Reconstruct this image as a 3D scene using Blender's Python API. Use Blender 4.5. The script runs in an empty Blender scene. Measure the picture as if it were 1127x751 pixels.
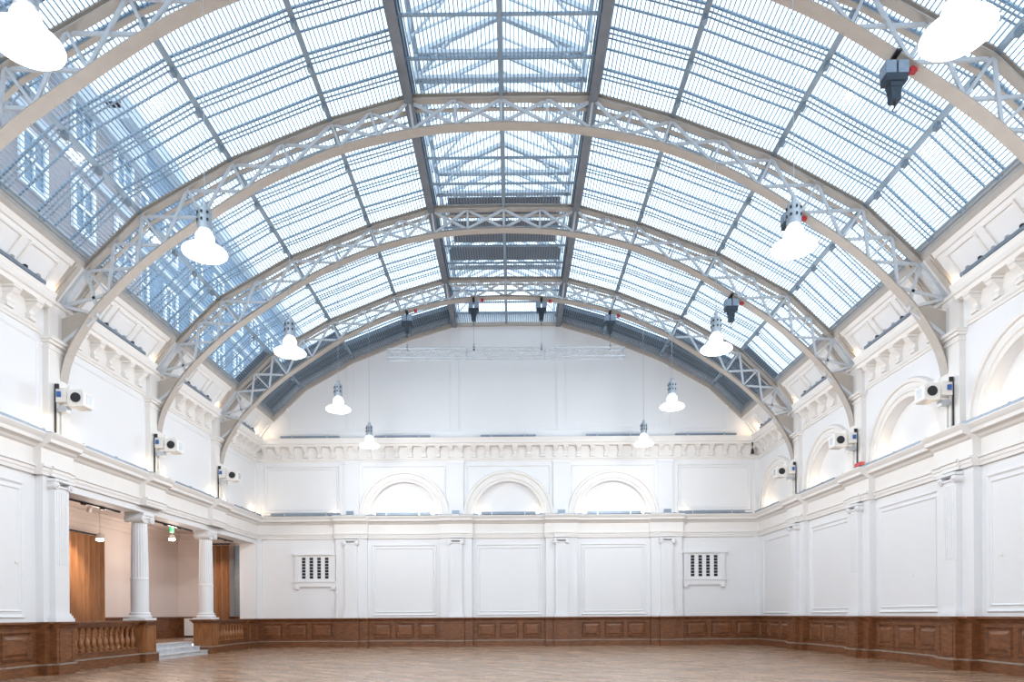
import bpy, bmesh, math, random
from mathutils import Vector, Matrix
random.seed(7)
sc = bpy.context.scene
col = sc.collection
W, D, FRONT = 12.1, 33.06, -3.0
RY = [13.55, 18.6, 23.65, 28.7]          # roof trusses in view
CAMX, CAMZ = .242, 1.507

# ------------------------------------------------------------------ mesh builder
def IDT(x, y, z): return (x, y, z)
def TL(u, v, z): return (-W + v, u, z)
def TR(u, v, z): return (W - v, u, z)
def TB(u, v, z): return (u, D - v, z)
def TF(u, v, z): return (u, FRONT + v, z)

class MB:
    def __init__(s, T=IDT): s.v = []; s.f = []; s.T = T
    def add(s, vs, fs, T=None):
        T = T or s.T; b = len(s.v)
        s.v += [T(*p) for p in vs]; s.f += [tuple(b + i for i in f) for f in fs]
    def box(s, a0, a1, b0, b1, c0, c1, T=None):
        s.add([(a0,b0,c0),(a1,b0,c0),(a1,b1,c0),(a0,b1,c0),(a0,b0,c1),(a1,b0,c1),(a1,b1,c1),(a0,b1,c1)],
              [(0,3,2,1),(4,5,6,7),(0,1,5,4),(1,2,6,5),(2,3,7,6),(3,0,4,7)], T)
    def prism(s, poly, u0, u1, T=None):            # poly in (v, z), extruded along u
        n = len(poly)
        s.add([(u0, v, z) for v, z in poly] + [(u1, v, z) for v, z in poly],
              [tuple(range(n))[::-1], tuple(range(n, 2*n))] + [(i, (i+1) % n, (i+1) % n + n, i + n) for i in range(n)], T)
    def plate(s, poly, v0, v1, T=None):            # poly in (u, z), extruded along v
        n = len(poly)
        s.add([(u, v0, z) for u, z in poly] + [(u, v1, z) for u, z in poly],
              [tuple(range(n)), tuple(range(n, 2*n))[::-1]] + [(i, (i+1) % n, (i+1) % n + n, i + n) for i in range(n)], T)
    def strip(s, A, B):                            # quad strip between two equal point lists
        n = len(A); s.add(A + B, [(i, i+1, n+i+1, n+i) for i in range(n-1)])
    def bar(s, p, q, w, h, up=(0, 1, 0)):
        p = Vector(p); q = Vector(q); d = (q - p).normalized(); up = Vector(up)
        a = d.cross(up)
        if a.length < 1e-4: a = d.cross(Vector((1, 0, 0)))
        a.normalize(); b = a.cross(d).normalized(); a *= h/2; b *= w/2
        vs = [tuple(r + i*a + j*b) for r in (p, q) for i, j in ((-1,-1),(1,-1),(1,1),(-1,1))]
        s.add(vs, [(0,3,2,1),(4,5,6,7),(0,1,5,4),(1,2,6,5),(2,3,7,6),(3,0,4,7)])
    def tube(s, p, q, r, n=10, r2=None):
        p = Vector(p); q = Vector(q); d = (q - p).normalized(); r2 = r if r2 is None else r2
        a = d.cross(Vector((0, 0, 1)))
        if a.length < 1e-4: a = Vector((1, 0, 0))
        a.normalize(); b = d.cross(a)
        vs = []
        for o, rr in ((p, r), (q, r2)):
            for i in range(n):
                t = 2*math.pi*i/n; vs.append(tuple(o + a*rr*math.cos(t) + b*rr*math.sin(t)))
        s.add(vs, [tuple(range(n))[::-1], tuple(range(n, 2*n))] + [(i, (i+1) % n, n+(i+1) % n, n+i) for i in range(n)])
    def lathe(s, prof, c, n=24, fl=None):
        vs = []; m = len(prof)
        for k, (r, z) in enumerate(prof):
            for i in range(n):
                t = 2*math.pi*i/n; rr = r
                if fl and fl(k): rr = r*(1 - .055*abs(math.sin(t*10)))
                vs.append((c[0] + rr*math.cos(t), c[1] + rr*math.sin(t), c[2] + z))
        fs = [(k*n+i, k*n+(i+1) % n, (k+1)*n+(i+1) % n, (k+1)*n+i) for k in range(m-1) for i in range(n)]
        fs += [tuple(range(n))[::-1], tuple(range((m-1)*n, m*n))]
        s.add(vs, fs)
    def frame(s, a0, a1, c0, c1, w, v0, v1, T=None):     # rectangular moulding on a wall (u, v, z), ridge profile with mitred corners
        vs = [];
        for k, v in ((0, v0), (.25, v1), (.45, v1), (1, max(v0, .002))):
            d = w*k; vs += [(a0+d, v, c0+d), (a1-d, v, c0+d), (a1-d, v, c1-d), (a0+d, v, c1-d)]
        s.add(vs, [(4*k+i, 4*k+(i+1) % 4, 4*k+4+(i+1) % 4, 4*k+4+i) for k in range(3) for i in range(4)], T)
    def flatframe(s, a0, a1, c0, c1, w, v0, v1, T=None):
        s.box(a0, a1, v0, v1, c0, c0+w, T); s.box(a0, a1, v0, v1, c1-w, c1, T)
        s.box(a0, a0+w, v0, v1, c0+w, c1-w, T); s.box(a1-w, a1, v0, v1, c0+w, c1-w, T)
    def build(s, name, mat, parent=None, smooth=False, bevel=0):
        org = Vector((0, 0, 0))
        if parent:
            p = parent
            while p: org += p.location; p = p.parent
        elif s.v and not getattr(s, 'world', False):
            xs, ys, zs = zip(*s.v)
            org = Vector(((min(xs)+max(xs))/2, (min(ys)+max(ys))/2, min(zs)))
        me = bpy.data.meshes.new(name)
        me.from_pydata([tuple(Vector(v) - org) for v in s.v], [], s.f)
        bm = bmesh.new(); bm.from_mesh(me)
        bmesh.ops.recalc_face_normals(bm, faces=bm.faces)
        bm.to_mesh(me); bm.free()
        me.materials.append(mat)
        if smooth:
            me.shade_smooth()
            try: me.set_sharp_from_angle(angle=math.radians(40))
            except Exception: pass
        o = bpy.data.objects.new(name, me); col.objects.link(o)
        if parent: o.parent = parent
        else: o.location = org
        return o

def tag(o, label=None, cat=None, group=None, kind=None):
    if label: o['label'] = label
    if cat: o['category'] = cat
    if group: o['group'] = group
    if kind: o['kind'] = kind
    return o
def thing(name, loc, label, cat, group=None):
    o = bpy.data.objects.new(name, None); col.objects.link(o); o.location = loc; o.empty_display_size = .2
    return tag(o, label, cat, group)
def structure(name, loc=(0, 0, 0)):
    o = bpy.data.objects.new(name, None); col.objects.link(o); o.location = loc
    o['kind'] = 'structure'; return o
def kids(o): return [c for c in bpy.data.objects if c.parent == o]
def copy_tree(o, loc=None, parent=None, label=None):
    c = o.copy(); col.objects.link(c)
    if parent: c.parent = parent
    for k in kids(o): copy_tree(k, None, c)
    if loc is not None: c.location = loc
    if label: c['label'] = label
    return c

# ------------------------------------------------------------------ materials
def mat(name, base, rough=.5, metal=0, noise=None, emit=None, spec=.5):
    m = bpy.data.materials.new(name); m.use_nodes = True; nt = m.node_tree; b = nt.nodes['Principled BSDF']
    b.inputs['Roughness'].default_value = rough; b.inputs['Metallic'].default_value = metal
    b.inputs['Specular IOR Level'].default_value = spec
    b.inputs['Base Color'].default_value = (*base, 1)
    if noise:
        sc_, amt, stretch = noise
        tc = nt.nodes.new('ShaderNodeTexCoord'); mp = nt.nodes.new('ShaderNodeMapping'); mp.inputs['Scale'].default_value = stretch
        nz = nt.nodes.new('ShaderNodeTexNoise'); nz.inputs['Scale'].default_value = sc_; nz.inputs['Detail'].default_value = 5
        cr = nt.nodes.new('ShaderNodeValToRGB')
        cr.color_ramp.elements[0].position = .3; cr.color_ramp.elements[1].position = .7
        cr.color_ramp.elements[0].color = (*[c*(1-amt) for c in base], 1); cr.color_ramp.elements[1].color = (*[min(1, c*(1+amt)) for c in base], 1)
        nt.links.new(tc.outputs['Object'], mp.inputs[0]); nt.links.new(mp.outputs[0], nz.inputs['Vector'])
        nt.links.new(nz.outputs['Fac'], cr.inputs[0]); nt.links.new(cr.outputs[0], b.inputs['Base Color'])
    if emit:
        b.inputs['Emission Color'].default_value = (*emit[0], 1); b.inputs['Emission Strength'].default_value = emit[1]
    return m

PLASTER = mat('white_plaster', (.77, .775, .785), .6, noise=(.6, .012, (1, 1, 1)))
CORN = mat('cornice_shade_beige', (.765, .742, .715), .55, noise=(1.5, .015, (1, 1, 1)))  # white mouldings with their beige shadow tone put into the colour
PINK = mat('antechamber_plaster', (.70, .61, .57), .7, noise=(1, .02, (1, 1, 1)))
RIB = mat('truss_paint', (.43, .39, .35), .5, noise=(6, .04, (1, 1, 1)))
LATT = mat('lattice_paint', (.56, .60, .64), .5, noise=(6, .03, (1, 1, 1)))
BLADE = mat('louvre_aluminium', (.24, .35, .47), .45, .2, noise=(3, .08, (1, 1, 1)))
BARM = mat('glazing_bar_paint', (.26, .34, .42), .45, .2, noise=(3, .08, (1, 1, 1)))
DARKB = mat('curb_beam_paint', (.17, .19, .22), .5, noise=(2, .1, (1, 1, 1)))
WOOD = mat('stained_oak', (.165, .06, .021), .42, noise=(3.5, .38, (1.2, 1.2, 5)))
WOODV = mat('stained_oak_upright_grain', (.26, .105, .036), .42, noise=(3.5, .35, (5, 5, .7)))
FILLET = mat('greyish_fillet', (.30, .235, .19), .5, noise=(5, .2, (1, 1, 1)))  # lighter and greyer than the skirting below
STONE = mat('grey_marble', (.56, .58, .60), .35, noise=(4, .15, (1, 1, 3)))
CURT = mat('brown_velvet', (.27, .125, .055), .85, noise=(5, .2, (4, 4, .3)))
STEEL = mat('brushed_steel', (.52, .55, .58), .35, .8, noise=(8, .08, (1, 1, 1)))
TRAY = mat('grey_trunking', (.22, .27, .33), .4, .3, noise=(8, .1, (1, 1, 1)))
PIPE = mat('pale_conduit', (.55, .6, .66), .4, .3, noise=(8, .06, (1, 1, 1)))
BLACK = mat('black_metal', (.02, .022, .026), .4, .2, noise=(10, .2, (1, 1, 1)))
HOIST = mat('hoist_blue_black', (.035, .05, .07), .4, .2, noise=(10, .2, (1, 1, 1)))
HOISTL = mat('hoist_grey_cover', (.26, .33, .42), .4, .1, noise=(10, .1, (1, 1, 1)))
RED = mat('red_paint', (.5, .03, .04), .4, noise=(10, .1, (1, 1, 1)))
BLUE = mat('blue_connector', (.03, .12, .4), .4, noise=(10, .1, (1, 1, 1)))
WHITEP = mat('white_enamel', (.78, .77, .74), .35, noise=(10, .03, (1, 1, 1)))
SLOT = mat('dark_slot', (.012, .011, .018), .6, noise=(10, .2, (1, 1, 1)))
BLIND = mat('taupe_blind', (.25, .215, .20), .7, noise=(3, .08, (1, 8, 1)))
PSHADE = mat('parapet_shade_grey', (.16, .175, .195), .6, noise=(2, .1, (1, 1, 1)))  # opaque grey, the back parapet's shade put into the colour
LENS = mat('lamp_lens', (1, 1, 1), .3, emit=((1, .985, .96), 5))
DISH = mat('glowing_acrylic', (.95, .96, .98), .3, emit=((.97, .985, 1), 2.6))
WARMB = mat('warm_bulb', (1, .9, .75), .3, emit=((1, .78, .5), 25))
COOLB = mat('white_bulb', (1, 1, 1), .3, emit=((1, .93, .85), 9))
GREEN = mat('exit_green', (.02, .5, .12), .4, emit=((.03, .75, .18), .9))
EXITW = mat('exit_white', (.9, .9, .9), .4, emit=((1, 1, 1), 1.2))
BRICK = mat('pink_brick', (.42, .22, .18), .8)
STUC = mat('building_stone', (.42, .44, .48), .8, noise=(.5, .08, (1, 1, 1)))
SLATEB = mat('blue_grey_render', (.13, .19, .27), .8, noise=(.5, .15, (1, 1, 1)))
WINB = mat('building_window_glass', (.10, .17, .26), .15, .1, noise=(.5, .2, (1, 1, 1)))
WINF = mat('building_window_frame', (.8, .82, .84), .5, noise=(2, .05, (1, 1, 1)))

def brick_nodes(m):
    nt = m.node_tree; b = nt.nodes['Principled BSDF']
    tc = nt.nodes.new('ShaderNodeTexCoord'); mp = nt.nodes.new('ShaderNodeMapping'); mp.inputs['Rotation'].default_value = (0, math.radians(90), math.radians(90))
    mp.inputs['Rotation'].default_value = (math.radians(90), 0, math.radians(90))
    br = nt.nodes.new('ShaderNodeTexBrick'); br.inputs['Scale'].default_value = 3
    br.inputs['Color1'].default_value = (.33, .165, .15, 1); br.inputs['Color2'].default_value = (.24, .12, .12, 1); br.inputs['Mortar'].default_value = (.3, .24, .24, 1)
    nt.links.new(tc.outputs['Object'], mp.inputs[0]); nt.links.new(mp.outputs[0], br.inputs[0]); nt.links.new(br.outputs[0], b.inputs['Base Color'])
brick_nodes(BRICK)

def glass_mat():
    m = bpy.data.materials.new('roof_glass'); m.use_nodes = True; nt = m.node_tree; nt.nodes.clear()
    out = nt.nodes.new('ShaderNodeOutputMaterial'); mx = nt.nodes.new('ShaderNodeMixShader'); mx.inputs[0].default_value = .05
    tr = nt.nodes.new('ShaderNodeBsdfTransparent'); tr.inputs[0].default_value = (.93, .965, .985, 1)
    gl = nt.nodes.new('ShaderNodeBsdfGlossy'); gl.inputs['Roughness'].default_value = .1
    nt.links.new(tr.outputs[0], mx.inputs[1]); nt.links.new(gl.outputs[0], mx.inputs[2]); nt.links.new(mx.outputs[0], out.inputs[0])
    return m
GLASS = glass_mat()

def floor_mat():
    m = bpy.data.materials.new('oak_parquet'); m.use_nodes = True; nt = m.node_tree; b = nt.nodes['Principled BSDF']
    tc = nt.nodes.new('ShaderNodeTexCoord'); mp = nt.nodes.new('ShaderNodeMapping'); mp.inputs['Rotation'].default_value = (0, 0, math.radians(38))
    br = nt.nodes.new('ShaderNodeTexBrick'); br.inputs['Scale'].default_value = 1; br.inputs['Brick Width'].default_value = .85; br.inputs['Row Height'].default_value = .16
    br.inputs['Mortar Size'].default_value = .006; br.inputs['Bias'].default_value = 0
    br.inputs['Color1'].default_value = (.42, .275, .18, 1); br.inputs['Color2'].default_value = (.25, .15, .09, 1); br.inputs['Mortar'].default_value = (.12, .07, .045, 1)
    nz = nt.nodes.new('ShaderNodeTexNoise'); nz.inputs['Scale'].default_value = 1.3; nz.inputs['Detail'].default_value = 6
    mx = nt.nodes.new('ShaderNodeMixRGB'); mx.blend_type = 'OVERLAY'; mx.inputs[0].default_value = .35
    nt.links.new(tc.outputs['Object'], mp.inputs[0]); nt.links.new(mp.outputs[0], br.inputs[0]); nt.links.new(tc.outputs['Object'], nz.inputs['Vector'])
    nt.links.new(br.outputs[0], mx.inputs[1]); nt.links.new(nz.outputs['Fac'], mx.inputs[2]); nt.links.new(mx.outputs[0], b.inputs['Base Color'])
    b.inputs['Roughness'].default_value = .27
    return m
FLOOR = floor_mat()

# ------------------------------------------------------------------ shared wall heights
Z_DADO, Z_CAP0, Z_CAP1, Z_ARCH, Z_FRZ, Z_CRN, Z_LEDGE = 1.39, 4.93, 5.14, 5.2, 5.46, 5.92, 6.26
Z_ENT0, Z_CON0, Z_CON1, Z_COR0, Z_COR1 = 8.95, 9.08, 9.60, 9.69, 9.96
PROF = [(11.3, 10.93), (9.75, 12.42), (7.3, 13.8), (4.6, 14.86), (2.49, 15.47), (0, 15.5)]
def sym(p): return [(-x, z) for x, z in p] + [(x, z) for x, z in p[::-1][1:]]
def off(p, d):                                     # offset roof profile outward by d
    out = []
    for i, (x, z) in enumerate(p):
        a = p[max(0, i-1)]; b = p[min(len(p)-1, i+1)]
        tx, tz = b[0]-a[0], b[1]-a[1]; L = math.hypot(tx, tz)
        n = (-tz/L, tx/L)
        if n[1] < 0: n = (-n[0], -n[1])
        if i == len(p)-1: n = (0, 1)
        out.append((x + n[0]*d, z + n[1]*d))
    return out

# floor
m = MB(); m.box(-W-.05, W+.3, FRONT-.3, D+.3, -.25, 0); m.world = True
tag(m.build('floor', FLOOR), kind='structure')

LEDGE_P = [(-.1, Z_ARCH), (.07, Z_ARCH), (.07, Z_ARCH+.1), (.09, Z_ARCH+.1), (.09, Z_FRZ-.06), (.13, Z_FRZ-.06), (.13, Z_FRZ), (.05, Z_FRZ+.01),
           (.05, Z_CRN-.04), (.12, Z_CRN), (.17, Z_CRN+.06), (.3, Z_CRN+.1), (.31, Z_CRN+.19), (.36, Z_CRN+.25), (.40, Z_LEDGE-.03), (.40, Z_LEDGE), (-.1, Z_LEDGE)]
def shift(p, d): return [(v + d, z) if v > 0 else (v, z) for v, z in p]
PV, QV = .20, .15      # pier and pilaster projection

def pilaster(T, uc, par, v0, w=.58, z0=Z_DADO, z1=Z_CAP0):
    p = MB(T); p.box(uc-w/2, uc+w/2, v0-.01, v0+QV, z0+.22, z1)
    for k in range(5):                                              # flutes as raised reeds
        a = uc - w/2 + .06 + k*(w-.12)/5
        p.box(a+.015, a+(w-.12)/5-.015, v0+QV, v0+QV+.015, z0+1.5, z1-.1)
    o = p.build('pilaster', PLASTER, par)
    b = MB(T); b.box(uc-w/2-.09, uc+w/2+.09, v0-.01, v0+QV+.09, z0, z0+.09); b.box(uc-w/2-.06, uc+w/2+.06, v0-.01, v0+QV+.06, z0+.09, z0+.16)
    b.box(uc-w/2-.03, uc+w/2+.03, v0-.01, v0+QV+.03, z0+.16, z0+.22); b.build('pilaster_base', PLASTER, o)
    c = MB(T); c.box(uc-w/2-.02, uc+w/2+.02, v0, v0+QV+.04, z1, z1+.05); c.box(uc-w/2-.1, uc+w/2+.1, v0, v0+QV+.1, z1+.14, z1+.21)
    for sgn in (-1, 1):                                             # volutes
        cu = uc + sgn*(w/2+.0); n = 14
        for r, e in ((.105, .07), (.065, .1), (.03, .12)):
            ring = [(cu + r*math.cos(t*2*math.pi/n), z1+.05 + r*math.sin(t*2*math.pi/n)) for t in range(n)]
            c.plate(ring, v0, v0+QV+e)
    c.build('capital', PLASTER, o)
    return o

def wainscot(par, T, u0, u1, piers, panels=3, pierw=1.5):
    """wood panelling between u0 and u1 with forward breaks at the piers"""
    body = MB(T); fil = MB(T)
    def run(a, b, v):
        body.box(a, b, -.02, v+.10, 0, .26); body.box(a, b, -.02, v+.05, .30, 1.24)
        body.prism([(-.02, 1.24), (v+.08, 1.24), (v+.10, 1.29), (v+.14, 1.31), (v+.17, 1.34), (v+.17, Z_DADO), (-.02, Z_DADO)], a, b)
        fil.box(a, b, -.02, v+.12, .26, .30)
    run(u0, u1, 0)
    for c in piers:
        a, b = max(u0, c-pierw/2), min(u1, c+pierw/2)
        run(a, b, PV+.02); run(max(u0, c-.37), min(u1, c+.37), PV+QV+.04)
        body.box(c-.27, c-.24, 0, PV+QV+.105, .36, 1.18); body.box(c+.24, c+.27, 0, PV+QV+.105, .36, 1.18)
        body.box(c-.27, c+.27, 0, PV+QV+.105, 1.15, 1.18); body.box(c-.27, c+.27, 0, PV+QV+.105, .36, .39)
    o = body.build('panelling', WOOD, par); fil.build('skirting_fillet', FILLET, par)
    e = [u0] + [x for c in sorted(piers) for x in (c-pierw/2, c+pierw/2)] + [u1]
    for i in range(0, len(e), 2):
        a, b = e[i]+.1, e[i+1]-.1
        if b - a < .8: continue
        n = max(1, round((b-a)/1.15)); L = (b-a)/n
        for k in range(n):
            p = MB(T); x0, x1 = a + k*L + .1, a + (k+1)*L - .1
            p.frame(x0, x1, .42, 1.14, .045, .04, .085); p.frame(x0+.045, x1-.045, .465, 1.095, .03, .04, .07)
            zs = [(x0+.14, .56, .055), (x0+.2, .62, .08)]
            p.add([(x0+.11, .05, .53), (x1-.11, .05, .53), (x1-.11, .05, 1.03), (x0+.11, .05, 1.03),
                   (x0+.18, .085, .60), (x1-.18, .085, .60), (x1-.18, .085, .96), (x0+.18, .085, .96)],
                  [(0,3,2,1),(4,5,6,7),(0,1,5,4),(1,2,6,5),(2,3,7,6),(3,0,4,7)])
            p.build('panel', WOOD, o)

def ledge(par, T, u0, u1, piers, pierw=1.5):
    m = MB(T); m.prism(LEDGE_P, u0, u1)
    for c in piers:
        m.prism(shift(LEDGE_P, PV), max(u0, c-pierw/2-.05), min(u1, c+pierw/2+.05))
        if T is TL and c > 20: continue
        m.prism(shift([q for q in LEDGE_P if q[1] < Z_FRZ+.005] + [(-.1, Z_FRZ+.01)], PV+.06), c-.36, c+.36)
    return m.build('entablature', CORN, par)

def arch_bay(m, u0, u1, c, z0, z1, Rr, zc, depth):
    """wall face from v=0 with a round-headed niche; reveal and back"""
    n = 28; A = []; B = []
    for i in range(n+1):
        t = math.pi*i/n; cx, sx = math.cos(t), math.sin(t)
        A.append((c + Rr*cx, 0, zc + Rr*sx))
        tx = ((u1-c) if cx > 0 else (c-u0))/max(abs(cx), 1e-9); tz = (z1-zc)/max(sx, 1e-9); k = min(tx, tz)
        B.append((c + k*cx, 0, zc + k*sx))
    for cu, cz in ((u1, z1), (u0, z1)):            # exact corners
        j = min(range(n+1), key=lambda i: (B[i][0]-cu)**2 + (B[i][2]-cz)**2); B[j] = (cu, 0, cz)
    m.strip(A, B)
    m.strip(A, [(u, -depth, z) for u, _, z in A])
    m.add([(u, -depth, z) for u, _, z in A] + [(c, -depth, zc)], [(i, i+1, n+1) for i in range(n)])
    if zc > z0:
        m.box(u0, c-Rr, -.02, 0, z0, zc); m.box(c+Rr, u1, -.02, 0, z0, zc); m.box(c-Rr, c+Rr, -depth-.02, -depth, z0, zc)
        for e in (-1, 1): m.box(min(c+e*Rr, c+e*(Rr+.02)), max(c+e*Rr, c+e*(Rr+.02)), -depth, 0, z0, zc)

def archivolt(T, c, zc, par):
    m = MB(T); n = 28
    prof = [(1.66, 0), (1.66, .04), (1.78, .05), (1.80, .09), (1.90, .09), (1.92, .05), (2.04, .06), (2.06, .12), (2.16, .13), (2.2, .06), (2.2, 0)]
    for k in range(len(prof)-1):
        (ra, va), (rb, vb) = prof[k], prof[k+1]
        A = [(c + ra*math.cos(math.pi*i/n), va, zc + ra*math.sin(math.pi*i/n)) for i in range(n+1)]
        B = [(c + rb*math.cos(math.pi*i/n), vb, zc + rb*math.sin(math.pi*i/n)) for i in range(n+1)]
        m.strip(A, B)
    return m.build('archivolt', CORN, par, smooth=False)

def console_mesh(T, u, w=.2, big=1.0):
    m = MB(T); p = [(0, Z_CON0), (.05, Z_CON0), (.10, Z_CON0+.03), (.12, Z_CON0+.1), (.09, Z_CON0+.17), (.12, Z_CON0+.25), (.2, Z_CON0+.33),
                    (.28*big, Z_CON0+.38), (.3*big, Z_CON0+.45), (.3*big, Z_CON1), (0, Z_CON1)]
    m.prism(p, u-w/2, u+w/2)
    m.prism([(0, Z_CON0+.02), (.14, Z_CON0+.02), (.155, Z_CON0+.1), (.12, Z_CON0+.17), (0, Z_CON0+.17)], u-w/2-.03, u+w/2+.03)
    m.prism([(0, Z_CON0+.34), (.26*big, Z_CON0+.36), (.33*big, Z_CON0+.44), (0, Z_CON0+.44)], u-w/2-.02, u+w/2+.02)
    m.box(u-w/2-.04, u+w/2+.04, 0, .33*big, Z_CON1-.06, Z_CON1)
    return m

CORN_P = [(-.1, Z_CON1), (.34, Z_CON1), (.36, Z_CON1+.05), (.38, Z_COR0), (.44, Z_COR0+.02), (.45, Z_COR0+.14), (.48, Z_COR0+.2), (.5, Z_COR1-.02), (.5, Z_COR1), (-.1, Z_COR1)]
ENT_P = [(-.1, Z_ENT0-.03), (.05, Z_ENT0-.03), (.05, Z_ENT0+.03), (.09, Z_ENT0+.06), (.09, Z_CON0), (.02, Z_CON0), (-.1, Z_CON0)]

# ------------------------------------------------------------------ back wall
wb = structure('wall_back', (0, D, 0))
BP = [-7.5, -2.47, 2.57, 7.6]
m = MB(TB)
m.box(-W-.4, W+.4, -.6, -.35, 0, 10.6)                     # solid backing
m.box(-W-.1, W+.1, -.36, 0, 0, Z_LEDGE)
ed = [-W-.1] + BP + [W+.1]
for i in range(5):
    a, b = ed[i], ed[i+1]
    if 1 <= i <= 3: arch_bay(m, a, b, (a+b)/2, Z_LEDGE, Z_ENT0+.2, 1.66, Z_LEDGE+.02, .3)
    else: m.box(a, b, -.36, 0, Z_LEDGE, Z_ENT0+.2)
m.box(-W-.1, W+.1, -.36, 0, Z_ENT0+.2, 10.0)
G = sym(off(PROF, .55))
m.plate([(-W-.3, 9.9)] + [(-W-.3, 10.9), (-11.9, 10.95)] + [(x, z) for x, z in G] + [(11.9, 10.95), (W+.3, 10.9), (W+.3, 9.9)], -.6, .0)
m.build('plaster_face', PLASTER, wb)
for c in BP:
    p = MB(TB); p.box(c-.75, c+.75, -.01, PV, Z_DADO, Z_ARCH)
    o = p.build('pier', PLASTER, wb); pilaster(TB, c, wb, PV)
    p = MB(TB); p.box(c-.36, c+.36, -.01, .1, Z_LEDGE, Z_ENT0-.03); p.box(c-.40, c+.40, -.01, .13, Z_LEDGE, Z_LEDGE+.15); p.box(c-.40, c+.40, -.01, .14, Z_ENT0-.15, Z_ENT0-.05)
    p.build('upper_pilaster', PLASTER, wb)
for i in range(5):
    a = ed[i] + (.9 if i else .35); b = ed[i+1] - (.9 if i < 4 else .35)
    p = MB(TB)
    if 1 <= i <= 3:
        p.frame(a+.05, b-.05, Z_DADO+.1, 4.92, .085, -.01, .04); p.frame(a+.18, b-.18, Z_DADO+.26, 4.76, .06, -.01, .03)
        p.frame(ed[i]+.5, ed[i+1]-.5, Z_LEDGE+.1, Z_ENT0-.22, .09, -.01, .05)
        archivolt(TB, (ed[i]+ed[i+1])/2, Z_LEDGE+.02, wb)
    else:
        p.frame(ed[i]+(.55 if i else .5), ed[i+1]-(.55 if i < 4 else .5), Z_LEDGE+.2, Z_ENT0-.22, .11, -.01, .06)
        p.frame(ed[i]+(.68 if i else .63), ed[i+1]-(.68 if i < 4 else .63), Z_LEDGE+.33, Z_ENT0-.37, .06, -.01, .04)
    p.build('panel_moulding', PLASTER, wb)
p = MB(TB)                                                # corner strips
for e in (-1, 1):
    p.box(min(e*W, e*(W-.25)), max(e*W, e*(W-.25)), -.01, .06, Z_DADO, Z_ARCH); p.box(min(e*W, e*(W-.2)), max(e*W, e*(W-.2)), -.01, .05, Z_LEDGE, Z_ENT0)
p.build('corner_strip', PLASTER, wb)
p = MB(TB)                                                # lunette strips
def roofz(x):
    q = PROF[::-1]; x = abs(x)
    for (a, za), (b, zb) in zip(q, q[1:]):
        if x <= b: return za + (zb-za)*(x-a)/(b-a)
    return q[-1][1]
for x, w in ((-7.5, .36), (-2.5, .36), (2.6, .36), (7.6, .36), (-10.6, .12), (10.6, .12)): p.box(x-w/2, x+w/2, -.01, .05, Z_COR1, roofz(x)+.15); 
p.box(-11.5, 11.5, -.01, .06, Z_COR1, Z_COR1+.38); p.box(-11.5, 11.5, -.01, .075, Z_COR1+.38, Z_COR1+.44)
for x0, x1 in ((-7.25, -2.75), (-2.25, 2.35), (2.85, 7.35), (-10.45, -7.75), (7.85, 10.45)):
    p.box(x0, x1, -.01, .02, Z_COR1+.55, Z_COR1+.59); p.box(x0, x0+.03, -.01, .02, Z_COR1+.59, roofz(x0)); p.box(x1-.03, x1, -.01, .02, Z_COR1+.59, roofz(x1))
p.build('lunette_moulding', PLASTER, wb)
p = MB(TB)                                                # timber edge along the vault line
q = sym(PROF)
for a, b in zip(q, q[1:]): p.bar((a[0], .06, a[1]), (b[0], .06, b[1]), .12, .16, (0, 1, 0))
p.build('vault_edge_strip', RIB, wb)
ledge(wb, TB, -W, W, BP)
tb = structure('trim_1', (0, D, Z_ENT0))
m = MB(TB); m.prism(ENT_P, -W, W); m.prism(CORN_P, -W, W); m.box(-W, W, -.02, .02, Z_CON0, Z_CON1)
m.build('cornice', CORN, tb)
cons = console_mesh(TB, 0.0, .17, .9).build('console', CORN, tb)
first = True; base = cons.location.copy()
xs = []
for c in BP: xs += [c-.24, c+.24]
for i in range(5):
    a, b = ed[i], ed[i+1]
    if 1 <= i <= 3: xs += [(a+b)/2 + (k-2.5)*.66 for k in range(6)]
    elif i == 0: xs += [b - .86 - k*.66 for k in range(6)]
    else: xs += [a + .86 + k*.66 for k in range(6)]
for x in xs:
    o = cons if first else cons.copy()
    if not first: col.objects.link(o); o.parent = tb
    o.location = (x, 0, 0); first = False
p = MB(TB)
for c in BP: p.box(c-.22, c+.22, 0, .12, Z_CON0, Z_CON1)
p.build('frieze_block', CORN, tb)
bb = structure('baseboard_back', (0, D, 0)); wainscot(bb, TB, -W, W, BP, pierw=1.55)

# vents in the end bays of the back wall: white framed slatted windows
def vent_window(idx, x0, x1):
    w = structure('window_%d' % idx, ((x0+x1)/2, D, 3.0))
    f = MB(TB); z0, z1 = 3.2, 4.42
    f.box(x0, x1, 0, .07, z0, z1); f.box(x0-.1, x1+.1, 0, .16, z1, z1+.09); f.box(x0-.08, x1+.08, 0, .14, z0-.08, z0)
    f.box(x0-.02, x1+.02, 0, .1, z0-.3, z0-.08); f.box(x0, x0+.2, 0, .12, z0-.42, z0-.3); f.box(x1-.2, x1, 0, .12, z0-.42, z0-.3)
    f.box(x0, x0+.16, .07, .11, z0, z1); f.box(x1-.16, x1, .07, .11, z0, z1)
    f.build('window_frame', PLASTER, w)
    L = x1-x0-.44
    for k in range(4):
        c = x0+.42 + k*(x1-x0-.84)/3; s = MB(TB)
        for j in range(7): s.box(c-.085, c+.085, .07, .08, z0+.1+j*.148, z0+.1+j*.148+.125)
        s.build('window_slot', SLOT, w)
vent_window(21, -10.25, -8.3); vent_window(22, 8.45, 10.4)

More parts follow.
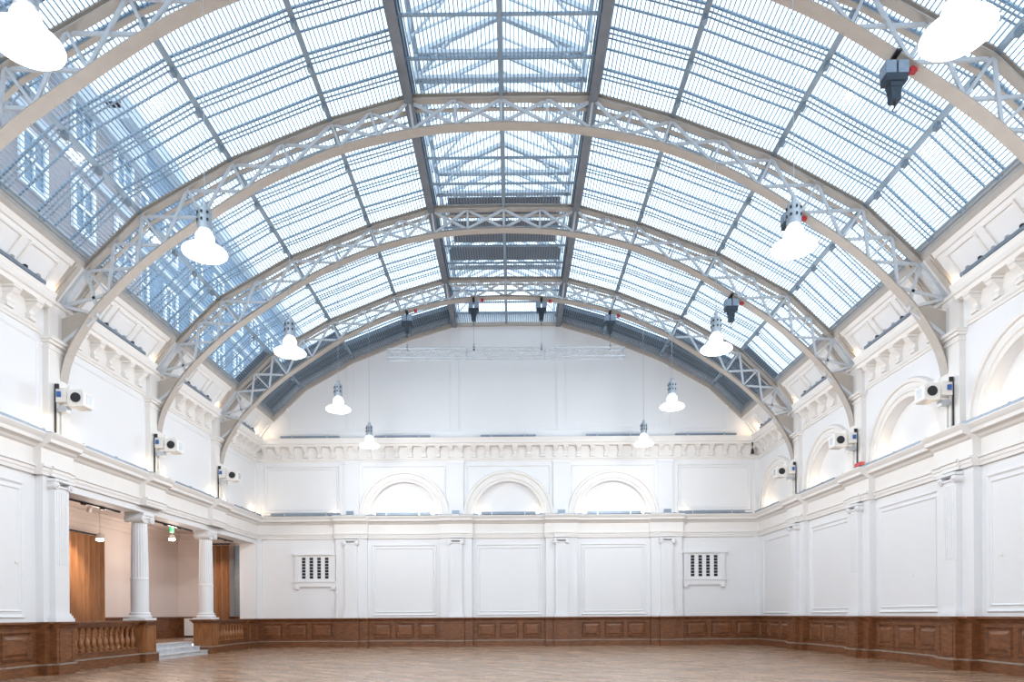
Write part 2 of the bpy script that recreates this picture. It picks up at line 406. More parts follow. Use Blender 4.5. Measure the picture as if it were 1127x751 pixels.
# ------------------------------------------------------------------ side walls
OP0, OP1, OPZ, TH = 18.75, 32.8, 5.0, .75
BAL1 = 31.75
PY = [r-.45 for r in RY]                                   # pier centres along the side walls
PYall = [PY[0]-10.1, PY[0]-5.05] + PY
RYall = [RY[0]-10.1, RY[0]-5.05] + RY
def side_common(wname, T, side, piers_low):
    w = structure(wname, (side*W, D/2, 0))
    return w
# left
wl = structure('wall_left', (-W, 15, 0))
m = MB(TL)
m.box(FRONT-.3, OP0, -TH, 0, 0, Z_LEDGE); m.box(OP1, D+.3, -TH, 0, 0, Z_LEDGE); m.box(OP0-.01, OP1+.01, -TH, 0, OPZ, Z_LEDGE)
m.box(FRONT-.3, D+.3, -.6, 0, Z_LEDGE-.01, 9.96)
m.prism([(-.6, 9.9), (0, 9.9), (.05, 9.95), (.8, 10.93), (.8, 11.02), (-.6, 11.02)], FRONT-.3, D+.02)
m.build('plaster_face', PLASTER, wl)
# right
wr = structure('wall_right', (W, 15, 0))
m = MB(TR)
m.box(FRONT-.3, D+.3, -.6, -.35, 0, 10.0); m.box(FRONT-.3, D+.3, -.36, 0, 0, Z_LEDGE)
be = [FRONT-.3] + PYall + [D+.1]
arcs = []
for a, b in zip(be, be[1:]):
    if b - a > 4.3:
        c = (a+b)/2; arcs.append(c); arch_bay(m, a, b, c, Z_LEDGE, Z_ENT0, 1.66, Z_LEDGE+.02, .3)
    else: m.box(a, b, -.36, 0, Z_LEDGE, Z_ENT0)
m.box(FRONT-.3, D+.1, -.36, 0, Z_ENT0, 10.0)
m.prism([(-.6, 9.9), (0, 9.9), (.05, 9.95), (.8, 10.93), (.8, 11.02), (-.6, 11.02)], FRONT-.3, D+.02)
m.build('plaster_face', PLASTER, wr)
for c in arcs: archivolt(TR, c, Z_LEDGE+.02, wr)

for T, w, piers in ((TL, wl, [PY[0]-5.05, PY[0], 18.2]), (TR, wr, PYall)):
    for c in piers:
        h = .75 if not (T is TL and c == 18.2) else .52
        p = MB(T); p.box(c-h, c+h, -.01, PV, Z_DADO, Z_ARCH); p.build('pier', PLASTER, w); pilaster(T, c, w, PV)
    e = [c for c in piers]
    p = MB(T)
    for a, b in zip(e, e[1:]):
        p.frame(a+.95, b-.95, Z_DADO+.1, 4.92, .085, -.01, .04); p.frame(a+1.08, b-1.08, Z_DADO+.26, 4.76, .06, -.01, .03)
    if T is TR: p.frame(e[-1]+.95, D-.6, Z_DADO+.1, 4.92, .085, -.01, .04)
    p.build('panel_moulding', PLASTER, w)
    ep = list(piers) + ([PY[2], PY[3]] if T is TL else [])
    if T is TL:
        ledge(w, T, FRONT, D, ep, 1.2)
    else: ledge(w, T, FRONT, D, ep)
    # responds above the ledge that carry the roof trusses
    for c in RYall:
        c -= .2; p = MB(T)
        p.box(c-.42, c+.42, -.01, .16, Z_LEDGE, 8.75); p.box(c-.46, c+.46, -.01, .2, Z_LEDGE, Z_LEDGE+.15)
        p.box(c-.48, c+.48, -.01, .24, 8.75, 8.82); p.box(c-.45, c+.45, -.01, .2, 8.6, 8.68); p.box(c-.53, c+.53, -.01, .32, 8.82, 8.9)
        p.prism([(0, 8.9), (.12, 8.9), (.12, Z_COR1-.1), (0, Z_COR1-.1)], c-.36, c+.36); p.box(c-.56, c+.56, 0, .2, Z_COR1-.1, Z_COR1)
        p.build('truss_respond', CORN, w)
    if T is TL:
        p = MB(T)
        rr = [r-.2 for r in RYall] + [D+.4]
        for a, b in zip(rr, rr[1:]): p.frame(a+.6, b-.6, Z_LEDGE+.05, Z_ENT0-.2, .07, -.01, .04)
        p.build('upper_panel_moulding', PLASTER, w)

# side cornices, one run per bay, with consoles
for T, nm, s in ((TL, 'trim_2', -1), (TR, 'trim_3', 1)):
    t = structure(nm, (s*W, 15, Z_ENT0))
    rr = [FRONT-.6] + [r-.2 for r in RYall] + [D+.55]
    cm = MB(T); cs = console_mesh(T, 0, .19).build('console', CORN, t); base = cs.location.copy(); first = True
    for a, b in zip(rr, rr[1:]):
        a, b = a+.55, b-.55
        cm.prism(ENT_P, a, b); cm.prism(CORN_P, a, b); cm.box(a, b, -.02, .02, Z_CON0, Z_CON1)
        n = max(2, int((b-a)/.66)); 
        for k in range(n):
            u = a + (b-a)*(k+.5)/n
            if u < 9: continue
            o = cs if first else cs.copy()
            if not first: col.objects.link(o); o.parent = t
            o.location = (0, u-0, 0) if False else (base[0], base[1]+u, base[2]); first = False
    cm.build('cornice', CORN, t)
    # sloping attic with raised panels and pilaster strips
    am = MB(T); ss = MB(T)
    dv, dz = .75, .98; L = math.hypot(dv, dz)
    def sl(s_, n_): return (.05 + dv*s_/L - dz/L*(-n_), 9.95 + dz*s_/L - dv/L*n_)       # s along slope, n outward into room
    def slab(mb, a, b, s0, s1, n1): 
        mb.prism([sl(s0, -.02), sl(s1, -.02), sl(s1, n1), sl(s0, n1)], a, b)
    for a, b in zip(rr, rr[1:]):
        a, b = a+.55, b-.55
        slab(am, a-.2, b+.2, 1.08, L, .05)
        k = 3 if b-a > 3.6 else 2
        for i in range(k):
            x0 = a + (b-a)*i/k + .12; x1 = a + (b-a)*(i+1)/k - .12
            for f0, f1, g0, g1 in ((x0, x1, .2, .26), (x0, x1, .92, .98), (x0, x0+.06, .26, .92), (x1-.06, x1, .26, .92)): slab(am, f0, f1, g0, g1, .05)
    for r in RYall:
        for e in (-.42, .42):
            c = r+e; slab(ss, c-.12, c+.12, 0, L, .09); slab(ss, c-.07, c+.07, .1, L-.1, .12)
    am.build('attic_panel_moulding', CORN, t); ss.build('attic_strip', RIB, t)

# wainscots of the side walls
bl = structure('baseboard_left', (-W, 8, 0))
wainscot(bl, TL, FRONT, OP0-.02, [PY[0]-5.05, PY[0], 18.2], pierw=1.15)
body = MB(TL); a, b = BAL1, D
body.box(a, b, -.5, .10, 0, .26); body.box(a, b, -.5, .05, .26, 1.24); body.prism([(-.5, 1.24), (.08, 1.24), (.10, 1.29), (.17, 1.34), (.17, Z_DADO), (-.5, Z_DADO)], a, b)
body.frame(a+.2, b-.25, .42, 1.14, .05, .04, .085)
body.build('panelling', WOOD, bl); f = MB(TL); f.box(a, b, -.02, .12, .26, .30); f.build('skirting_fillet', FILLET, bl)
br_ = structure('baseboard_right', (W, 15, 0)); wainscot(br_, TR, FRONT, D, PYall)

# front wall behind the camera
wf = MB(TF); wf.world = True
wf.plate([(-W-.3, 0), (-W-.3, 10.9)] + G + [(W+.3, 10.9), (W+.3, 0)], -.3, 0)
tag(wf.build('wall_front', PLASTER), kind='structure')

# ------------------------------------------------------------------ arcade: columns, pedestals, balustrades, steps
CX = -W - .27
def pedestal(yc, label):
    t = thing('pedestal', (CX, yc, 0), label, 'pedestal', 'oak pedestals under the columns')
    x0, x1, y0, y1 = CX-.36, CX+.36, yc-.36, yc+.36
    m = MB(); m.box(x0, x1, y0, y1, .30, 1.24)
    for (a, b, c, d) in ((x1, x1+.02, y0+.05, y0+.1), (x1, x1+.02, y1-.1, y1-.05)): m.box(a, b, c, d, .36, 1.2)
    m.box(x1, x1+.02, y0+.05, y1-.05, 1.15, 1.2); m.box(x1, x1+.02, y0+.05, y1-.05, .36, .41)
    m.box(x0+.05, x1-.05, y0-.015, y0, .55, 1.15)
    m.build('die', WOODV, t)
    m = MB(); m.box(x0-.06, x1+.06, y0-.06, y1+.06, 0, .26); m.build('plinth', WOOD, t)
    m = MB(); m.box(x0-.075, x1+.075, y0-.075, y1+.075, .26, .30); m.build('fillet', FILLET, t)
    m = MB(); m.box(x0-.03, x1+.03, y0-.03, y1+.03, 1.24, 1.29); m.box(x0-.07, x1+.07, y0-.07, y1+.07, 1.29, 1.33); m.box(x0-.11, x1+.11, y0-.11, y1+.11, 1.33, Z_DADO)
    m.build('cap', WOOD, t)
def column(yc, label):
    t = thing('column', (CX, yc, Z_DADO), label, 'column', 'white columns of the arcade')
    c = (CX, yc, Z_DADO); H = OPZ - Z_DADO
    m = MB(); m.box(CX-.37, CX+.37, yc-.37, yc+.37, Z_DADO, Z_DADO+.08)
    m.lathe([(.35, .08), (.375, .11), (.375, .14), (.34, .165), (.315, .18), (.315, .20), (.33, .22), (.325, .25), (.29, .265), (.285, .28)], c, 40)
    m.build('base', PLASTER, t, smooth=True)
    m = MB(); pr = [(.28, .27), (.28, 1.35), (.287, 1.36), (.287, 1.42), (.275, 1.43)]
    zs = [1.45 + (H-.33-1.45)*k/8 for k in range(9)]
    pr += [(.275 - .035*((z-1.45)/(H-1.75))**1.4, z) for z in zs]
    m.lathe(pr, c, 120, fl=lambda k: k >= 5)
    m.build('shaft', PLASTER, t)
    m = MB(); m.lathe([(.245, H-.34), (.27, H-.32), (.27, H-.29), (.25, H-.27), (.25, H-.22), (.31, H-.17), (.31, H-.12)], c, 36)
    m.box(CX-.33, CX+.33, yc-.33, yc+.33, OPZ-.09, OPZ)
    for ey in (-1, 1):
        for r, e in ((.125, 0), (.08, .02), (.04, .035)):
            m.tube((CX-.31-e, yc+ey*.27, OPZ-.2), (CX+.31+e, yc+ey*.27, OPZ-.2), r, 18)
    m.box(CX-.29, CX+.29, yc-.27, yc+.27, OPZ-.17, OPZ-.08)
    m.build('capital', PLASTER, t)
C1, C2 = 23.12, 28.12
pedestal(C1, 'oak pedestal on the near side of the steps, under the nearer white column')
pedestal(C2, 'oak pedestal on the far side of the steps, under the farther white column')
column(C1, 'white fluted column with scroll capital, nearer the camera of the two')
column(C2, 'white fluted column with scroll capital, farther one beyond the steps')

def balustrade(y0, y1, n, label):
    t = thing('balustrade', (CX+.05, (y0+y1)/2, 0), label, 'balustrade', 'oak balustrades of the arcade')
    x = CX + .08
    m = MB(); m.box(x-.14, x+.14, y0, y1, 1.25, 1.29); m.box(x-.17, x+.17, y0, y1, 1.29, 1.33); m.box(x-.2, x+.2, y0, y1, 1.33, Z_DADO-.003); m.box(x-.1, x+.1, y0, y1, 1.2, 1.25)
    m.build('top_rail', WOOD, t)
    m = MB(); m.box(x-.16, x+.19, y0, y1, 0, .26); m.box(x-.14, x+.12, y0, y1, .30, .44); m.box(x-.16, x+.15, y0, y1, .44, .48); m.build('plinth', WOOD, t)
    m = MB(); m.box(x-.16, x+.22, y0, y1, .26, .30); m.build('fillet', FILLET, t)
    b0 = None
    for k in range(n):
        y = y0 + (y1-y0)*(k+.5)/n
        if b0 is None:
            m = MB(); h = .72; c = (x, y, .48)
            m.box(x-.065, x+.065, y-.065, y+.065, .48, .53); m.box(x-.065, x+.065, y-.065, y+.065, 1.145, 1.2)
            m.lathe([(.045, .05), (.05, .07), (.035, .09), (.05, .12), (.078, .2), (.085, .26), (.075, .32), (.05, .38), (.034, .43), (.032, .46), (.046, .48), (.046, .5), (.032, .52), (.045, .6), (.055, .64), (.055, .67)], c, 14)
            b0 = m.build('baluster', WOODV, t, smooth=True); yb = y
        else:
            o = b0.copy(); col.objects.link(o); o.parent = t; o.location = (0, y-yb, 0)
balustrade(OP0, C1-.475, 13, 'long oak balustrade between the white pier and the nearer column')
balustrade(C2+.475, BAL1-.003, 10, 'short oak balustrade right of the steps, beyond the farther column')

t = thing('stone_steps', (-W, (C1+C2)/2, 0), 'three grey marble steps between the two oak pedestals', 'steps')
for k, (xf, za, zb, ya, yb) in enumerate(((-W-.02, 0, .165, C1+.445, C2+.62), (-W-.34, .165, .33, C1+.445, C2-.3), (-W-.66, .33, .5, C1+.445, C2-.42))):
    m = MB(); yb2 = yb
    m.box(-13.3, xf, ya, C2-.445, za, zb-.035); m.box(-13.3, xf+.03, ya, C2-.445, zb-.035, zb)
    if k == 0: m.box(xf-.03+.13, xf+.33, ya, C2+.3, 0, .13) if False else None
    m.build('step', STONE, t)

# antechamber
AX, AY0, AY1, AZ0, AZ1 = -16.2, 15.2, 33.6, .5, 5.55
wa = structure('wall_antechamber', (AX, 24, 0))
m = MB()
m.box(AX-.2, AX, AY0-.2, AY1+.2, AZ0-.2, AZ1); m.box(AX-.2, -W-TH+.01, AY1, AY1+.2, AZ0-.2, AZ1); m.box(AX-.2, -W-TH+.01, AY0-.2, AY0, AZ0-.2, AZ1)
m.box(AX, AX+.14, 29.9, 30.5, AZ0, AZ1); m.box(AX, AX+.1, 23.0, 23.6, AZ0, AZ1); m.box(-14.9, -14.5, AY1-.12, AY1, AZ0, AZ1)
m.prism([(0, AZ1), (0, AZ1-.45), (.05, AZ1-.45), (.07, AZ1-.3), (.2, AZ1-.15), (.28, AZ1-.1), (.28, AZ1)], AY0, AY1, lambda u, v, z: (AX+v, u, z))
m.prism([(0, AZ1), (0, AZ1-.45), (.05, AZ1-.45), (.07, AZ1-.3), (.2, AZ1-.15), (.28, AZ1-.1), (.28, AZ1)], AX, -W-TH, lambda u, v, z: (u, AY1-v, z))
m.build('plaster_face', PINK, wa)
m = MB()
for T, a, b in (((lambda u, v, z: (AX+v, u, z)), AY0, AY1), ((lambda u, v, z: (u, AY1-v, z)), AX, -W-TH)):
    m.box(a, b, 0, .05, AZ0, 1.42, T); m.box(a, b, 0, .1, 1.42, 1.5, T); m.box(a, b, 0, .08, AZ0, AZ0+.25, T)
    n = int((b-a)/1.2)
    for k in range(n):
        u = a + (b-a)*(k+.5)/n; m.frame(u-.48, u+.48, AZ0+.36, 1.3, .04, .04, .075, T)
m.build('panelling', WOOD, wa)
m = MB(); m.world = True; m.box(AX-.2, -W-TH+.05, AY0-.2, AY1+.2, AZ1, AZ1+.2); tag(m.build('ceiling', PINK), kind='structure')
m = MB(); m.world = True; m.box(AX-.2, -13.25, AY0-.2, AY1+.2, AZ0-.12, AZ0); m.box(-13.3, -W-.45, AY0, C1-.43, AZ0-.12, AZ0); m.box(-13.3, -W-.45, C2+.36, AY1, AZ0-.12, AZ0)
m.box(-12.95, -12.85, AY0, C1-.43, 0, AZ0); m.box(-12.95, -12.85, C2+.36, AY1, 0, AZ0)
tag(m.build('floor', FLOOR), kind='structure')

def curtain(label, pts, z0, z1, rail=True):
    """hanging folds along a polyline in plan"""
    a, b = Vector(pts[0]), Vector(pts[1]); d = (b-a); L = d.length; d.normalize(); nrm = Vector((-d[1], d[0]))
    t = thing('curtain', (*((a+b)/2), z0), label, 'curtain', 'brown curtains in the side room')
    n = int(L*40); m = MB(); A = []; B = []; A2 = []; B2 = []
    for i in range(n+1):
        s = L*i/n; w = .12*math.sin(s*2*math.pi/.34+.8*math.sin(s*3)) + .02*math.sin(s*31)
        p = a + d*s + nrm*w; q = p + nrm*.012
        A.append((p[0], p[1], z0)); B.append((p[0], p[1], z1)); A2.append((q[0], q[1], z0)); B2.append((q[0], q[1], z1))
    m.strip(A, B); m.strip(A2, B2); m.strip(B, B2); m.strip(A, A2); m.build('fabric', CURT, t, smooth=True)
    m = MB(); m.tube((a[0], a[1], z1+.06), (b[0], b[1], z1+.06), .035, 8); m.build('curtain_rail', BLACK, t)
curtain('wide brown curtain seen left, between the white pier and the nearer column', [(AX+.4, 20.0), (AX+.4, 26.8)], .52, 4.62)
curtain('narrow brown curtain seen just right of the farther column', [(-14.35, 33.1), (-13.42, 33.1)], .52, 4.95)
m = MB(); m.box(-13.4, -12.87, AY1-.1, AY1+.02, 1.5, 4.95)
w_ = m.build('window_23', TRAY); tag(w_, kind='structure')
def track(y0, y1, label):  # curtain track along the back of the arcade beam
    t = thing('curtain_track', (-12.75, (y0+y1)/2, OPZ), label, 'curtain track', 'black tracks on the arcade soffit')
    m = MB(); m.box(-12.79, -12.72, y0, y1, OPZ-.05, OPZ); m.build('rail', BLACK, t)
    for k in range(3):
        y = y0 + (y1-y0)*(.25+.25*k); m = MB(); m.box(-12.785, -12.725, y-.09, y+.09, OPZ-.09, OPZ-.05); m.build('connector', BLACK, t)
track(OP0+.05, C1-.5, 'black track under the beam left of the nearer column')
track(C1+.4, C2-.4, 'black track under the beam between the two columns')
track(C2+.4, BAL1, 'black track under the beam right of the farther column')

def ante_lamp(x, y, z, label):
    t = thing('pendant_lamp', (x, y, z), label, 'lamp', 'small lamps in the side room')
    m = MB(); m.tube((x, y, z+.2), (x, y, AZ1), .012, 6); m.build('cord', WHITEP, t)
    m = MB(); m.lathe([(.04, .2), (.08, .18), (.12, .1), (.145, .04), (.145, .02), (.12, .02)], (x, y, z), 20); m.build('lamp_shade', WHITEP, t, smooth=True)
    m = MB(); m.lathe([(.09, .08), (.125, .0), (.125, -.04), (.06, -.06)], (x, y, z), 20); m.build('bulb', COOLB, t, smooth=True)
    l = bpy.data.lights.new('lamp_glow', 'POINT'); l.energy = 85; l.color = (1, .87, .77); l.shadow_soft_size = .2
    o = bpy.data.objects.new('lamp_glow', l); col.objects.link(o); o.parent = t; o.location = (0, 0, -.3)
ante_lamp(-14.3, 24.1, 4.25, 'small glowing pendant seen between white pier and nearer column')
ante_lamp(-14.0, 28.6, 4.75, 'small glowing pendant seen between the two columns below the exit sign')
for (x, y, z, tx, ty, tz, e) in ((-14.2, 23.4, 5.3, AX+.3, 24.8, 3.2, 110), (-13.5, 29.8, 5.3, -13.8, 33.1, 3, 60)):  # spots added to brighten the two curtains
    t = thing('curtain_fill_spot', (x, y, z), 'added ceiling spotlight to brighten the %s brown curtain' % ('wide' if e > 100 else 'narrow'), 'spotlight')
    m = MB(); dr = (Vector((tx, ty, tz)) - Vector((x, y, z))).normalized(); p = Vector((x, y, z))
    m.tube(p, p+dr*.22, .06, 14, .075); m.build('housing', WHITEP, t)
    m = MB(); m.tube((x, y, z), (x, y, AZ1), .015, 6); m.build('stem', WHITEP, t)
    l = bpy.data.lights.new('spot', 'SPOT'); l.energy = e*4; l.color = (1, .75, .5); l.spot_size = math.radians(38); l.spot_blend = .8; l.shadow_soft_size = .05
    o = bpy.data.objects.new('spot', l); col.objects.link(o); o.parent = t; o.location = dr*.26; o.rotation_euler = dr.to_track_quat('-Z', 'Y').to_euler()
t = thing('exit_sign', (-13.55, 27.7, 5.0), 'green hanging exit sign with white running figure and arrow', 'sign')
m = MB(); m.box(-13.57, -13.53, 27.55, 27.85, 4.92, 5.34); m.build('sign_panel', GREEN, t)
m = MB()
for a, b in (((27.70, 5.24), (27.66, 5.16)), ((27.66, 5.16), (27.60, 5.20)), ((27.69, 5.22), (27.70, 5.13)), ((27.70, 5.13), (27.64, 5.09)), ((27.70, 5.13), (27.77, 5.08)), ((27.69, 5.22), (27.76, 5.18)),
             ((27.7, 5.05), (27.7, 4.96)), ((27.7, 4.955), (27.65, 5.0)), ((27.7, 4.955), (27.75, 5.0))):
    m.bar((-13.525, a[0], a[1]), (-13.525, b[0], b[1]), .006, .022, (1, 0, 0))
m.tube((-13.53, 27.71, 5.27), (-13.522, 27.71, 5.27), .025, 10); m.build('running_figure_and_arrow', EXITW, t)
m = MB(); m.tube((-13.55, 27.7, 5.34), (-13.55, 27.7, AZ1), .01, 6); m.build('hanger', STEEL, t)
t = thing('radiator', (-15.1, AY1-.1, .6), 'white boxed radiator standing against panelling behind the farther column', 'radiator')
m = MB(); m.box(-15.75, -15.0, AY1-.34, AY1-.11, .58, 1.42); m.build('casing', WHITEP, t)
m = MB(); m.box(-15.7, -15.64, AY1-.3, AY1-.15, .5, .58); m.build('foot', BLACK, t); m = MB(); m.box(-15.12, -15.06, AY1-.3, AY1-.15, .5, .58); m.build('foot', BLACK, t)

# ------------------------------------------------------------------ roof: glazing bays
bays = [(FRONT, 3.45), (3.45, 8.5), (8.5, RY[0]), (RY[0], RY[1]), (RY[1], RY[2]), (RY[2], RY[3]), (RY[3], D)]
SL = off(PROF, .12); GLP = off(PROF, .42)
def side(p, s): return [(s*x, z) for x, z in p]
for bi, (y0, y1) in enumerate(bays):
    w = structure('window_%d' % (bi+1), (0, (y0+y1)/2, 10.9))
    last = bi == len(bays)-1
    g = MB(); bl_ = MB(); pu = MB(); tr = MB(); dk = MB()
    for s in (-1, 1):
        P, Q = side(SL, s), side(GLP, s)
        for k in range(len(P)-1):
            (xa, za), (xb, zb) = P[k], P[k+1]; (ga, ha), (gb, hb) = Q[k], Q[k+1]
            L = math.hypot(xb-xa, zb-za); tx, tz = (xb-xa)/L, (zb-za)/L; nx, nz = -tz*s*-1, 0
            n_ = Vector((-tz, 0, tx)); 
            if n_.z < 0: n_ = -n_
            # louvre blades running the length of the bay
            nb = int(L/(.098 if bi > 1 else .2))
            for i in range(nb):
                f = (i+.5)/nb; c = Vector((xa+(xb-xa)*f, 0, za+(zb-za)*f))
                tv = Vector((tx, 0, tz)); hw = .014 if bi > 1 else .028; hh = .03
                pts = [c + tv*a*hw + n_*b*hh for a, b in ((-1,-1),(1,-1),(1,1),(-1,1))]
                bl_.add([(p.x, y0+.12, p.z) for p in pts] + [(p.x, y1-.12, p.z) for p in pts], [(0,1,2,3)[::-1],(4,5,6,7),(0,1,5,4),(1,2,6,5),(2,3,7,6),(3,0,4,7)])
            if k < len(P)-2:                         # glass, not over the lantern
                ox, oz = n_.x*.02, n_.z*.02
                for tgt, ya, yb in (((g, y0, y1),) if not last else ((g if k else dk, y0, y1-(2.6 if k == 1 else 1.3)), (dk, y1-(2.6 if k == 1 else 1.3), y1))):
                    tgt.add([(ga, ya, ha), (gb, ya, hb), (gb, yb, hb), (ga, yb, ha), (ga+ox, ya, ha+oz), (gb+ox, ya, hb+oz), (gb+ox, yb, hb+oz), (ga+ox, yb, ha+oz)],
                        [(0,1,2,3),(4,7,6,5),(0,4,5,1),(1,5,6,2),(2,6,7,3),(3,7,4,0)])
                # glazing bars across the slope, two levels
                nb2 = 4
                for i in range(nb2):
                    y = y0 + (y1-y0)*(i+.5)/nb2
                    for e in (-.07, .07): tr.bar((xa, y+e, za+.05), (xb, y+e, zb+.05), .018, .04, tuple(n_))
                    tr.bar((ga, y, ha-.05), (gb, y, hb-.05), .04, .06, tuple(n_))
                    yy = y0 + (y1-y0)*(i+1)/nb2
                    if i < nb2-1: tr.bar((ga, yy, ha-.05), (gb, yy, hb-.05), .03, .05, tuple(n_))
                    for j in (0,): pu.box(xb-.05, xb+.05, y-.09, y+.09, zb-.17, zb-.02) if k < len(P)-3 else None
            # longitudinal purlins
            if 0 <= k < len(P)-3:
                pu.bar((xb, y0, zb-.04), (xb, y1, zb-.04), .07, .12, tuple(n_)); pu.bar((gb, y0, hb-.08), (gb, y1, hb-.08), .05, .1, tuple(n_))
            if k == 0: pu.bar((xa, y0, za-.02), (xa, y1, za-.02), .06, .08, tuple(n_)); pu.bar((ga, y0, ha-.04), (ga, y1, ha-.04), .2, .06, tuple(n_))
    ux = PROF[0]
    for s in (-1, 1):                                # closing board between wall head and glass
        q = side(GLP, s); g0 = MB()
    g.build('glass_pane', GLASS, w); bl_.build('louvre_blades', BLADE, w); tr.build('glazing_bars', BARM, w)
    pu.build('purlin', RIB if False else BARM, w)
    if last: dk.build('shade_panel', PSHADE, w)  # dark sheets where the back parapet shades the last bay
    # lantern curb beams
    for s in (-1, 1):
        c = MB(); x = s*2.49; c.box(x-.11, x+.11, y0, y1, 15.35, 15.47); c.box(x-.03, x+.03, y0, y1, 15.47, 15.9); c.box(x-.14, x+.14, y0, y1, 15.86, 15.98)
        c.build('curb_beam', DARKB, w)
    rb = MB(); rb.box(-.05, .05, y0, y1, 15.5, 15.66); 
    for i in range(1, 4):
        y = y0 + (y1-y0)*i/4; rb.box(-2.4, 2.4, y-.03, y+.03, 15.56, 15.62)
    rb.build('ceiling_bar', BARM, w)
    # lantern with gabled glass roof
    la = MB(); lx, z0, z1, zr = 2.3, 15.98, 16.75, 17.75
    n = 4
    for s in (-1, 1):
        for i in range(n+1):
            y = y0 + (y1-y0)*i/n + (.04 if i == 0 else -.04 if i == n else 0)
            la.box(s*lx-.04, s*lx+.04, y-.04, y+.04, z0, z1)
            la.bar((s*lx, y, z1), (0, y, zr), .06, .12, (0, 1, 0))
            la.bar((s*lx, y, z0+.1), (s*1.2, y, z1+.55), .04, .06, (0, 1, 0))
            if i < n: la.bar((s*lx, y+(y1-y0)/n/2, z1), (0, y+(y1-y0)/n/2, zr), .035, .06, (0, 1, 0))
        la.box(s*lx-.05, s*lx+.05, y0, y1, z1-.05, z1+.07)
    la.box(-.06, .06, y0, y1, zr-.1, zr+.05)
    for y in (y0+.06, y1-.06): la.box(-lx, lx, y-.04, y+.04, z0+.02, z0+.12); la.box(-.05, .05, y-.03, y+.03, z0, zr); la.bar((-lx, y, z1), (lx, y, z1), .06, .1)
    la.build('lantern_frame', LATT, w)
    lg = MB(); 
    for s in (-1, 1):
        lg.box(min(s*lx, s*(lx+.02)), max(s*lx, s*(lx+.02)), y0, y1, z0, z1)
        lg.prism([(0, zr+.07), (0, zr+.09), (s*(lx+.15), z1+.02), (s*(lx+.15), z1)], y0, y1, lambda u, v, z: (v, u, z))
    lg.build('lantern_glass', GLASS, w)
    if bi == 5:
        b_ = MB(); b_.box(-2.0, 2.0, y0+.5, y0+1.75, 16.2, 16.23); b_.box(-2.0, 2.0, y0+1.95, y0+3.4, 16.2, 16.23); b_.box(-2.25, 2.25, y0+3.9, y1-.1, 16.3, 16.33); b_.build('roller_blind', BLIND, w)
    # roof shell edge by the wall head
    for s in (-1, 1):
        T_ = TL if s < 0 else TR; e = MB(T_); e.prism([(.3, 10.93), (.8, 10.93), (.9, 11.35), (.3, 11.1)], y0, y1) 
        e.build('roof_kerb', RIB, w)

# ------------------------------------------------------------------ roof trusses
LOW = [(0, 14.75), (1.6, 14.68), (3.2, 14.43), (4.65, 14.04), (6.5, 13.24), (8.3, 12.12), (9.6, 11.2), (10.75, 10.12), (11.35, 9.35), (11.78, 8.55), (11.97, 7.75), (12.06, 7.2)]
def lowz(x):
    x = abs(x)
    for (a, za), (b, zb) in zip(LOW, LOW[1:]):
        if x <= b: return za + (zb-za)*(x-a)/(b-a)
    return LOW[-1][1]
def smooth_pts(P, k=5):
    out = []
    for i in range(len(P)-1):
        p0 = P[max(0, i-1)]; p1 = P[i]; p2 = P[i+1]; p3 = P[min(len(P)-1, i+2)]
        for j in range(k):
            t = j/k
            out.append(tuple(.5*((2*p1[d]) + (-p0[d]+p2[d])*t + (2*p0[d]-5*p1[d]+4*p2[d]-p3[d])*t*t + (-p0[d]+3*p1[d]-3*p2[d]+p3[d])*t**3) for d in (0, 1)))
    out.append(P[-1]); return out
def chord(m, pts, y, w, th, zoff=0):
    """continuous flange along (x, z) points, width w in y"""
    n = len(pts); vs = []
    for i, (x, z) in enumerate(pts):
        a = pts[max(0, i-1)]; b = pts[min(n-1, i+1)]; tx, tz = b[0]-a[0], b[1]-a[1]; L = math.hypot(tx, tz); nx, nz = -tz/L, tx/L
        if nz < 0 or (abs(nz) < 1e-6 and nx > 0): nx, nz = -nx, -nz
        for d, yy in ((zoff, y-w/2), (zoff, y+w/2), (zoff+th, y+w/2), (zoff+th, y-w/2)): vs.append((x+nx*d, yy, z+nz*d))
    fs = [(4*i+j, 4*i+(j+1) % 4, 4*i+4+(j+1) % 4, 4*i+4+j) for i in range(n-1) for j in range(4)] + [(0, 1, 2, 3), (4*n-1, 4*n-2, 4*n-3, 4*n-4)]
    m.add(vs, fs)
LS = smooth_pts(LOW); LS = [(-x, z) for x, z in LS[::-1]] + LS[1:]
US = sym(PROF)
